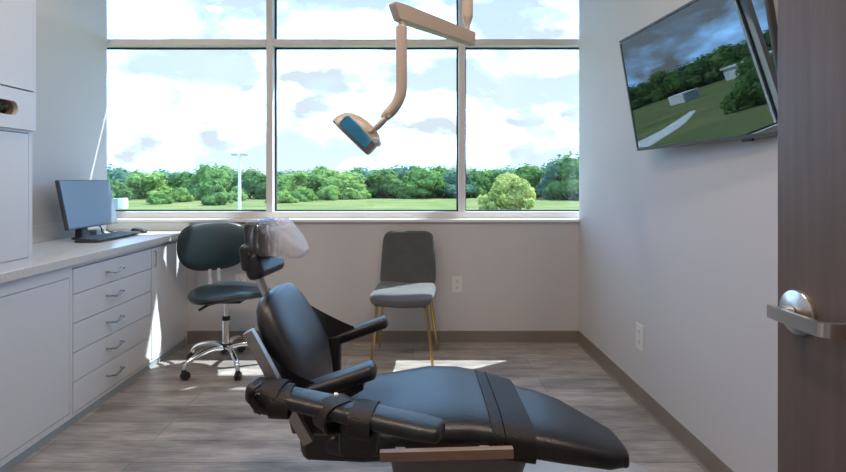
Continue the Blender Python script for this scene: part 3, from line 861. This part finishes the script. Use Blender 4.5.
    bm = B(); loft(bm, [(b0, bs_ * .044, bu * .020), (b0.lerp(b1, .5), bs_ * .048, bu * .022), (b0.lerp(b1, .9), bs_ * .048, bu * .022), (b1, bs_ * .042, bu * .02)], 32, 2.8, (.02, (.018, .6)))
    ab = part('arm_board', bm, 'leather', t)
    part('board_bracket', box(B(), b0.lerp(b1, .5) + Vector((0, .06, -.07)), (.10, .13, .09), .015), 'black', t)
    blk = b0 - bd * .075
    bm = B(); loft(bm, [(blk - bd * .02, bs_ * .04, bu * .03), (blk + bd * .07, bs_ * .05, bu * .026)], 24, 3, (.02, 0)); part('board_end', bm, 'black', ab)
    def loop(tpos, w, a, b_, tilt, drop=0., name='board_strap', thick=.006):
        c = b0.lerp(b1, tpos) - bu * drop
        pts = []; nrm_ = (bd + bs_ * tilt).normalized(); sd = (bs_ - bd * tilt).normalized()
        for k in range(28):
            q = se(2 * PI * k / 28, 2.6); pts.append(c + sd * (a * q[0]) + bu * (b_ * q[1]))
        bm = B(); band(bm, pts, bd + bs_ * tilt, w, thick, True)
        return part(name, bm, 'strap', ab)
    loop(-.10, .058, .056, .036, .15, .006); loop(-.03, .05, .054, .034, .35, .012)
    loop(.36, .052, .055, .036, -.55, .014); loop(.55, .050, .057, .036, .12, .012); loop(.535, .055, .053, .032, .12, .012)
    bm = B(); lathe(bm, at(336, 394.5, 1.243), Vector((0, -.6, .8)), [(0, .006), (.002, .005), (.003, .001)], 14); part('rivet', bm, 'nickel', ab)
    bm = B()
    pts = [at(257.5 + 2.2 * se(2 * PI * k / 20, 4)[0], 400 + 6.5 * se(2 * PI * k / 20, 4)[1], 1.30) for k in range(20)]
    pts.append(pts[0]); tube(bm, pts, .0022, 8, False); part('buckle', bm, 'nickel', ab)
    bm = B(); band(bm, smooth_path([at(262, 383, 1.29), at(254, 389, 1.285), at(251, 396, 1.285), at(256, 405, 1.285), at(263, 411, 1.285)], 5), Yv, .04, .005)
    part('strap_tail', bm, 'strap', ab)
    # slings from the back to both armrests
    def sling(upper, lower, name='side_sling'):
        up_ = smooth_path(upper, 6); lo = smooth_path(lower, 6); bm = B(); rr_ = []
        for p, q in zip(up_, lo):
            rr_.append([p.lerp(q, k / 4) + Vector((0, 0, 0)) for k in range(5)])
        rings = []
        for row in rr_:
            off = Vector((.002, -.004, .002))
            rings.append(ring(bm, [p + off for p in row] + [p - off for p in row[::-1]]))
        skin(bm, rings); return part(name, bm, 'leather', t)
    sling([at(306, 303, 1.90), at(322, 312, 1.94), at(340, 321, 1.96), at(354, 327, 1.97)], [at(318, 330, 1.90), at(326, 337, 1.94), at(338, 337, 1.96), at(350, 333, 1.97)])
    sling([at(253.5, 326, 1.50), at(262, 345, 1.46), at(276, 361, 1.43), at(296, 375, 1.42), at(315, 383, 1.42)], [at(262, 366, 1.52), at(272, 380, 1.46), at(284, 388, 1.43), at(298, 393, 1.42), at(314, 396, 1.42)])
    # headrest
    hb = part('headrest_bracket', box(B(), at(262.5, 286, 1.68), (.016, .05, .085), .003, 2, Euler((0, R(-24), 0)).to_matrix() @ Euler((0, 0, R(35))).to_matrix()), 'silver', t)
    er = Euler((0, R(-20), R(-8))).to_matrix()
    hr = part('headrest', box(B(), at(264.5, 263, 1.72), (.062, .20, .085), .022, 4, er), 'leather', t)
    part('side_pad', box(B(), at(252, 256, 1.68), (.042, .12, .09), .018, 4, Euler((0, R(-8), R(-5))).to_matrix()), 'leather', hr)
    part('upper_pad', box(B(), at(262, 238, 1.74), (.055, .19, .125), .018, 4, Euler((0, R(-4), R(-5))).to_matrix()), 'leather', hr)
    part('front_pad', box(B(), at(273, 241, 1.70), (.060, .16, .090), .018, 4, Euler((0, R(12), R(-5))).to_matrix()), 'leather', hr)
dental_chair()

# clear plastic cover over the headrest
bm = B(); rings = []
sts = [(256.5, 238, 15, .092), (262, 235.5, 17.5, .112), (272, 236.5, 18, .115), (281, 238.5, 17.5, .112), (289, 240.5, 14.5, .105), (296, 245, 10.5, .09), (302, 249.5, 5.5, .07), (306.5, 251.5, 1.6, .045)]
for i, (px, py, hh, wy) in enumerate(sts):
    c = at(px, py, 1.70); rg = []
    for k in range(56):
        a = 2 * PI * k / 56; q = se(a, 4.5)
        p = c + Vector((0, wy * q[0], hh * 1.70 / F * q[1]))
        n1 = mnoise.noise(Vector((p.x * 34, p.y * 40, p.z * 34)))
        n2_ = 1 - 2 * abs(mnoise.noise(Vector((p.x * 16 + 5, p.y * 22, p.z * 18))))
        nz_ = (.006 * n1 + .010 * (n2_ - .5)) * (.35 if i < 2 else 1.)
        rg.append(p + Vector((.8 * nz_ * (1 if i > 2 else .2), q[0] * nz_, q[1] * nz_)))
    rings.append(ring(bm, rg))
skin(bm, rings, False); bm.faces.new(rings[-1])
pc = recenter(build('plastic_cover', bm, 'film', None, 25)); tag(pc, 'clear white plastic bag cover draped over the dental headrest', 'plastic cover')

# ------------------------------------------------------------------ ceiling lights
def downlight(x, y, label):
    t = thing('downlight', label, 'ceiling light', (x, y, ZC), 'round recessed downlights in the ceiling')
    bm = B(); lathe(bm, (x, y, ZC), (0, 0, -1), [(0, .092), (.004, .090), (.006, .076)], 32); part('trim_ring', bm, 'wht', t)
    bm = B(); lathe(bm, (x, y, ZC - .006), (0, 0, -1), [(0, .074), (.002, .072)], 32); part('lens', bm, 'lens', t)
    li = bpy.data.lights.new('downlight_lamp', 'AREA'); li.shape = 'DISK'; li.size = .16; li.energy = LAMP; li.color = (1, .79, .63)
    lo = bpy.data.objects.new('downlight_lamp', li); COL.objects.link(lo); lo.parent = t; lo.location = (0, 0, -.012)
    if x < -2: li.energy = LAMP * .45
LAMP = 12.
LAB = 'white round recessed downlight in the ceiling above the room'
for x, y in ((-2.06, 2.58), (-1.3, 1.22), (-.25, 1.22), (.7, 1.22), (-.5, -.8)): downlight(x, y, LAB)

# ------------------------------------------------------------------ outdoors
GZ = -3.2
def gat(px, py):
    Y = (EYE - GZ) * F / (py - CY); return Vector(((px - CX) * Y / F, Y, GZ))
bm = B(); v = ring(bm, [(-900, 4.6, GZ), (700, 4.6, GZ), (700, 1500, GZ), (-900, 1500, GZ)]); bm.faces.new(v)
r_ = bmesh.ops.extrude_face_region(bm, geom=bm.faces[:]); bmesh.ops.translate(bm, verts=[q for q in r_['geom'] if isinstance(q, bmesh.types.BMVert)], vec=(0, 0, -1))
structure('ground', bm, 'meadow', label='bright green meadow outside the window')
structure('outside_wall', bx(XL - 4, XR + 4, YB + .201, YB + .40, GZ, .90), 'conc', label='outside face of the building below the window')

def foliage(name, blobs, nleaf, size, mat, seed, parent):
    r = random.Random(seed); bm = B()
    for (c, rad) in blobs:
        c = Vector(c)
        q = bmesh.ops.create_icosphere(bm, subdivisions=2, radius=1)['verts']
        for v in q:
            k = .80 + .18 * mnoise.noise(v.co * 2.1 + Vector((seed, c.x, c.z)))
            v.co = Vector((v.co.x * rad[0], v.co.y * rad[1], v.co.z * rad[2])) * k + c
    tot = sum(rad[0] * rad[2] for c, rad in blobs)
    for (c, rad) in blobs:
        c = Vector(c)
        for i in range(int(nleaf * rad[0] * rad[2] / tot)):
            d = Vector((r.gauss(0, 1), r.gauss(0, 1), r.gauss(0, 1))).normalized()
            k = r.uniform(.78, 1.06) + .14 * mnoise.noise(d * 3 + c)
            p = c + Vector((d.x * rad[0], d.y * rad[1], d.z * rad[2])) * k
            if p.z < .05: continue
            nrm_ = (d + Vector((r.uniform(-1, 1), r.uniform(-1, 1), r.uniform(-.3, 1))) * .8).normalized()
            u = nrm_.orthogonal().normalized(); w = nrm_.cross(u); a = r.uniform(0, PI); u, w = u * math.cos(a) + w * math.sin(a), w * math.cos(a) - u * math.sin(a)
            s = size * r.uniform(.6, 1.3)
            bm.faces.new([bm.verts.new(p + u * s), bm.verts.new(p + w * s * .6), bm.verts.new(p - u * s), bm.verts.new(p - w * s * .6)])
    me = bpy.data.meshes.new(name); bm.to_mesh(me); bm.free(); me.materials.append(M[mat])
    o = bpy.data.objects.new(name, me); COL.objects.link(o); o.parent = parent
    return o

def crown(seed, H, Wd, low=.12):
    """blobs of a broad-leaved tree H high, Wd wide, leafy down to the ground"""
    r = random.Random(seed); out = [((0, 0, H * .50), (Wd * .40, Wd * .36, H * .45))]
    for i in range(12):
        a = r.uniform(0, 2 * PI); z = H * r.uniform(.08, .86) if i > 5 else H * (.10 + .04 * i); q = Wd * .36 * (1 - .6 * max(0, z / H - .3))
        rad = Wd * r.uniform(.17, .27)
        out.append(((q * math.cos(a), q * math.sin(a), z), (rad, rad, rad * r.uniform(.75, 1.05))))
    return out

protos = []
def tree_proto(seed, mat, H=8.5, Wd=8., leaves=1500, size=.42):
    t = bpy.data.objects.new('tree', None); COL.objects.link(t)
    foliage('foliage', crown(seed, H, Wd), leaves, size, mat, seed, t)
    bm = B(); tube(bm, smooth_path([(0, 0, 0), (.1, 0, H * .2), (-.08, .1, H * .45), (.05, 0, H * .7)], 3), [.28 - .02 * i for i in range(10)], 8)
    build('trunk', bm, 'bark', t)
    return t
TP = [tree_proto(11, 'leafA'), tree_proto(23, 'leafB'), tree_proto(31, 'leafC'), tree_proto(47, 'leafE'), tree_proto(59, 'leafA'), tree_proto(61, 'leafB')]
used = set()
def plant(proto_i, name, loc, H, Wfac, rz, label, group=None, cat='tree', base=8.5):
    src = TP[proto_i]
    if proto_i in used:
        o = src.copy(); COL.objects.link(o)
        for ch in list(src.children):
            c = ch.copy(); COL.objects.link(c); c.parent = o
    else:
        o = src; used.add(proto_i)
    o.name = name
    o.location = loc; s = H / base; o.scale = (s * Wfac, s * Wfac, s); o.rotation_euler = (0, 0, rz)
    for k in ('label', 'category', 'group'):
        if k in o: del o[k]
    tag(o, label, cat, group)
    return o

ORD = ['first', 'second', 'third', 'fourth', 'fifth', 'sixth', 'seventh', 'eighth', 'ninth', 'tenth', 'eleventh', 'twelfth']
# the treeline: (px of trunk, py of top, depth, kind, width factor)
line = {'left': [(112, 163, 120, 3, 1.15), (131, 172, 128, 1, 1.15), (148, 170, 118, 2, 1.2), (166, 169, 130, 3, 1.2), (186, 168, 126, 0, 1.1), (208, 159, 112, 1, .85), (229, 169, 128, 3, 1.2), (250, 166, 118, 0, 1.1)],
        'middle': [(281, 172, 118, 1, 1.2), (300, 170, 124, 2, 1.25), (322, 166, 126, 1, 1.15), (343, 168, 118, 2, 1.25), (364, 167, 132, 3, 1.2), (384, 165, 124, 0, 1.15), (403, 161, 130, 3, 1.1), (421, 162, 122, 1, 1.1), (438, 162, 130, 0, 1.1), (455, 167, 124, 3, 1.1)],
        'right': [(474, 166, 128, 0, 1.15), (493, 165, 132, 1, 1.15), (511, 164, 130, 3, 1.15), (527, 161, 126, 0, 1.05), (544, 164, 132, 3, 1.1), (559, 153, 116, 3, .8), (574, 148, 112, 4, .82)]}
KIND = ['dark green', 'mid green', 'light green', 'bluish green', 'dark green', 'mid green']
for pane, row in line.items():
    for i, (px, py, Y, k, wf) in enumerate(row):
        top = EYE + (CY - py) * Y / F - GZ
        plant(k, 'tree', ((px - CX) * Y / F, Y, GZ), top * .97, wf * 1.3, rnd.uniform(0, 6.28),
              f'{KIND[k]} treeline tree, {ORD[i]} from left in {pane} lower pane', 'trees of the far treeline')
for pane, (p0, p1, n) in {'left': (104, 262, 7), 'middle': (276, 462, 9), 'right': (472, 585, 5)}.items():
    for i in range(n):
        px = p0 + (p1 - p0) * (i + .5) / n + rnd.uniform(-3, 3); Y = rnd.uniform(146, 154); k = rnd.choice((0, 1, 3, 5))
        top = EYE + (CY - rnd.uniform(166, 171) + (6 if px > 560 else 0)) * Y / F - GZ
        plant(k, 'tree', ((px - CX) * Y / F, Y, GZ), top, 1.5, rnd.uniform(0, 6.28),
              f'{KIND[k]} tree in the rear treeline row, {ORD[i]} from left in {pane} lower pane', 'trees of the rear treeline')
# trees beyond the left end of the window: only the television mirrors them
for i in range(18):
    az = R(-31.5 - 1.15 * i); dst = rnd.uniform(118, 128)
    H = 4.7 + dst * math.cos(az) * (-.002 + .0018 * i) + rnd.uniform(-.2, .6)
    plant((0, 5, 3, 4)[i % 4], 'tree', (dst * math.sin(az), dst * math.cos(az), GZ), H, 1.55, rnd.uniform(0, 6.28),
          'leafy green tree of the woodland mirrored in the television screen', 'woodland trees mirrored in the television')

for i in range(9):
    px = 592 + 24 * i; Y = rnd.uniform(118, 128); k = (0, 3, 4)[i % 3]
    plant(k, 'tree', ((px - CX) * Y / F, Y, GZ), rnd.uniform(9, 12), 1.3, rnd.uniform(0, 6.28),
          'leafy green tree of the treeline running on beyond the right wall', 'treeline beyond the right wall')

# yellowish bush in the meadow and shrubs nearer the building
def shrub(name, loc, H, Wd, mat, seed, label, group=None, leaves=1600, size=.2):
    t = thing(name, label, 'bush', loc, group)
    r = random.Random(seed)
    bl = [((0, 0, H * .36), (Wd * .30, Wd * .28, H * .38))]
    for i in range(20):
        a = r.uniform(0, 2 * PI); z = H * r.uniform(.06, .92); q = Wd * .42 * (1 - .95 * z / H)
        rad = Wd * r.uniform(.06, .15); bl.append(((q * math.cos(a), q * math.sin(a), z), (rad, rad, rad * .9)))
    foliage('foliage', bl, leaves, size, mat, seed, t)
    bm = B()
    for k in range(4):
        a = k * 1.6; tube(bm, [(0, 0, 0), (.15 * Wd * math.cos(a), .15 * Wd * math.sin(a), H * .45)], [.06, .02], 6)
    build('stems', bm, 'bark', t)
    return t
g = gat(508, 211); shrub('bush', g, 5.0, 10.6, 'leafD', 5, 'large yellow-green bush alone in the meadow, seen in the right pane', None, 3000, .28)
lowshr = [('left', 180, 202, 2.6, 6.5, 'leafC'), ('left', 158, 204, 1.7, 6, 'leafB'), ('left', 219, 205, 3.6, 6.5, 'leafB'), ('left', 198, 199, 3.4, 7.5, 'leafA'), ('left', 236, 201, 2.6, 6, 'leafC'),
          ('middle', 282, 203, 2.0, 7, 'leafC'), ('middle', 304, 201, 2.2, 8, 'leafB'), ('middle', 330, 200, 2.8, 8.5, 'leafC'), ('middle', 354, 199, 3.4, 9, 'leafC')]
lowshr.sort(key=lambda s: s[1])
cnt = {'left': 0, 'middle': 0}
for i, (pane, px, py, H, Wd, mt) in enumerate(lowshr):
    shrub('shrub', gat(px, py), H, Wd, mt, 70 + i, f'low green shrub before the treeline, {ORD[cnt[pane]]} from left in {pane} pane', 'low shrubs in front of the treeline')
    cnt[pane] += 1
# parking-lot lamp post
g = gat(239, 236); Yp = 42.
lp = thing('lamp_post', 'white parking-lot lamp post with two flat heads outside the left pane', 'lamp post', ((239.5 - CX) * Yp / F, Yp, GZ))
xp = (239.5 - CX) * Yp / F; ztop = EYE + (CY - 155) * Yp / F
bm = B(); tube(bm, [(xp, Yp, GZ), (xp, Yp, ztop)], [.15, .11], 14); part('pole', bm, 'concw', lp)
bm = B(); lathe(bm, (xp, Yp, GZ), (0, 0, 1), [(0, .3), (.7, .3)], 20); part('footing', bm, 'conc', lp)
for s in (-1, 1):
    bm = B(); cushion(bm, sup_outline(.32, .17, 4, 32), .11, lambda u, v, w: Vector((xp + s * .42 + u, Yp + v, ztop + .06 + w - .03 * s * u)), 3)
    part('lamp_head', bm, 'conc', lp)
    bm = B(); tube(bm, [(xp, Yp, ztop - .02), (xp + s * .2, Yp, ztop + .03)], .035, 8); part('bracket_arm', bm, 'conc', lp)
# concrete enclosure in the meadow
ue = thing('utility_shed', 'low grey utility enclosure with a white end, at the left edge of the meadow', 'shed', (-45.6, 78, GZ))
part('walls', bx(-48.2, -45.6, 77.2, 78.4, GZ, GZ + 1.45, .03), 'conc', ue)
part('end_panel', bx(-45.6, -44.8, 77.1, 78.5, GZ, GZ + 1.6, .03), 'concw', ue)
part('roof_slab', bx(-48.3, -45.6, 77.1, 78.5, GZ + 1.45, GZ + 1.55, .02), 'conc', ue)
pth = smooth_path([(-19, 36, 0), (-23, 38.5, 0), (-28, 41.5, 0), (-33, 45.5, 0), (-38, 50, 0)], 6)
bm = B(); rings = []
for i, p in enumerate(pth):
    t_ = (pth[min(i + 1, len(pth) - 1)] - pth[max(0, i - 1)]).normalized(); n_ = Vector((-t_.y, t_.x, 0))
    rings.append(ring(bm, [p + n_ * (2.0 - .07 * i) + Vector((0, 0, GZ)), p + n_ * (1.9 - .07 * i) + Vector((0, 0, GZ + .04)), p - n_ * (1.9 - .07 * i) + Vector((0, 0, GZ + .04)), p - n_ * (2.0 - .07 * i) + Vector((0, 0, GZ))]))
skin(bm, rings)
structure('gravel_path', bm, 'gravel', label='pale gravel path mirrored in the television')
shrub('bush', (-33, 35.5, GZ), 3.5, 7.4, 'leafB', 91, 'big round green bush mirrored at the right of the television screen', None, 2500, .22)

sb = thing('storage_shed', 'small grey flat-roofed shed with a white end, mirrored in the television', 'shed', (-52, 68, GZ))
part('walls', bx(-53.4, -51, 66.5, 69.5, GZ, GZ + 1.25, .03), 'conc', sb)
part('end_panel', bx(-51, -50.7, 66.4, 69.6, GZ, GZ + 1.4, .03), 'concw', sb)
part('roof_slab', bx(-53.6, -51, 66.3, 69.7, GZ + 1.25, GZ + 1.37, .02), 'concw', sb)
wb = thing('low_building', 'long low white building mirrored at the right of the television screen', 'building', (-77, 76, GZ))
part('walls', bx(-83, -71, 74, 80, GZ, GZ + 2.1, .03), 'concw', wb)
part('roof_slab', bx(-83.3, -70.7, 73.7, 80.3, GZ + 2.1, GZ + 2.4, .03), 'concw', wb)
for k in range(5): part('window', bx(-82 + k * 2.2, -80.8 + k * 2.2, 73.9, 74.05, GZ + 1.1, GZ + 1.8), 'gap', wb)

# ------------------------------------------------------------------ light
SUN = Vector((-.58, -.35, -.95)).normalized()
su = bpy.data.lights.new('sun', 'SUN'); su.energy = 9; su.angle = R(.55); su.color = (.93, 1, 1)
so = bpy.data.objects.new('sun', su); COL.objects.link(so); so.rotation_euler = SUN.to_track_quat('-Z', 'Y').to_euler(); so.location = (8, 12, 14)
# blades added out of view, slotted to shape the sun patches indoors
def shade(x0, x1, d0, d1, z=3.35):
    structure('sun_blocker', bx(x0, x1, YB + .2 + d0, YB + .2 + d1, z, z + .012), 'alu', label='added unseen blade that cuts the sunlight above the window')
shade(-.75, .62, 0, .42); shade(.622, 6, 0, .205); shade(.622, 6, .240, .42)
shade(-5, -.752, 0, .36); shade(-5, -.752, .40, 1.9)

w = bpy.data.worlds.new('sky'); SC.world = w; w.use_nodes = True
nt = w.node_tree; nt.nodes.clear()
out = nt.nodes.new('ShaderNodeOutputWorld'); bg = nt.nodes.new('ShaderNodeBackground')
tc = nt.nodes.new('ShaderNodeTexCoord'); sp = nt.nodes.new('ShaderNodeSeparateXYZ'); nt.links.new(tc.outputs['Generated'], sp.inputs[0])
mp = nt.nodes.new('ShaderNodeMapping'); mp.inputs['Scale'].default_value = (1, 1, 2.1); mp.inputs['Location'].default_value = (.35, .2, .12)
nt.links.new(tc.outputs['Generated'], mp.inputs[0])
nz = nt.nodes.new('ShaderNodeTexNoise'); nz.inputs['Scale'].default_value = 3.4; nz.inputs['Detail'].default_value = 9; nz.inputs['Roughness'].default_value = .52; nz.inputs['Distortion'].default_value = .25
nt.links.new(mp.outputs[0], nz.inputs['Vector'])
rp = nt.nodes.new('ShaderNodeValToRGB'); rp.color_ramp.elements[0].position = .45; rp.color_ramp.elements[1].position = .55
rp.color_ramp.elements[0].color = (0, 0, 0, 1); rp.color_ramp.elements[1].color = (1, 1, 1, 1)
nt.links.new(nz.outputs[0], rp.inputs[0])
n2 = nt.nodes.new('ShaderNodeTexNoise'); n2.inputs['Scale'].default_value = 9; n2.inputs['Detail'].default_value = 6
nt.links.new(mp.outputs[0], n2.inputs['Vector'])
cr = nt.nodes.new('ShaderNodeValToRGB'); cr.color_ramp.elements[0].position = .38; cr.color_ramp.elements[1].position = .70
cr.color_ramp.elements[0].color = (.145, .165, .182, 1); cr.color_ramp.elements[1].color = (.56, 1.28, 2.35, 1)
nt.links.new(n2.outputs[0], cr.inputs[0])
gr = nt.nodes.new('ShaderNodeValToRGB'); gr.color_ramp.elements[0].position = .0; gr.color_ramp.elements[1].position = .5
gr.color_ramp.elements[0].color = (.165, .20, .235, 1); gr.color_ramp.elements[1].color = (.115, .16, .215, 1)
nt.links.new(sp.outputs['Z'], gr.inputs[0])
mx = nt.nodes.new('ShaderNodeMix'); mx.data_type = 'RGBA'
nt.links.new(rp.outputs[0], mx.inputs[0]); nt.links.new(gr.outputs[0], mx.inputs[6]); nt.links.new(cr.outputs[0], mx.inputs[7])
nt.links.new(mx.outputs[2], bg.inputs[0]); bg.inputs[1].default_value = 4.6
nt.links.new(bg.outputs[0], out.inputs[0])

# ------------------------------------------------------------------ camera
cam = bpy.data.cameras.new('camera'); co = bpy.data.objects.new('camera', cam); COL.objects.link(co)
co.location = (0, 0, EYE); co.rotation_euler = (PI / 2, 0, 0)
cam.sensor_width = 36; cam.lens = 36 * F / 846
cam.shift_x = (423 - CX) / 846; cam.shift_y = (CY - 236) / 846
cam.clip_start = .02; cam.clip_end = 3000
SC.camera = co
SC.view_settings.view_transform = 'Standard'; SC.view_settings.look = 'None'
SC.view_settings.exposure = .27; SC.view_settings.gamma = 1; SC.view_settings.use_curve_mapping = False
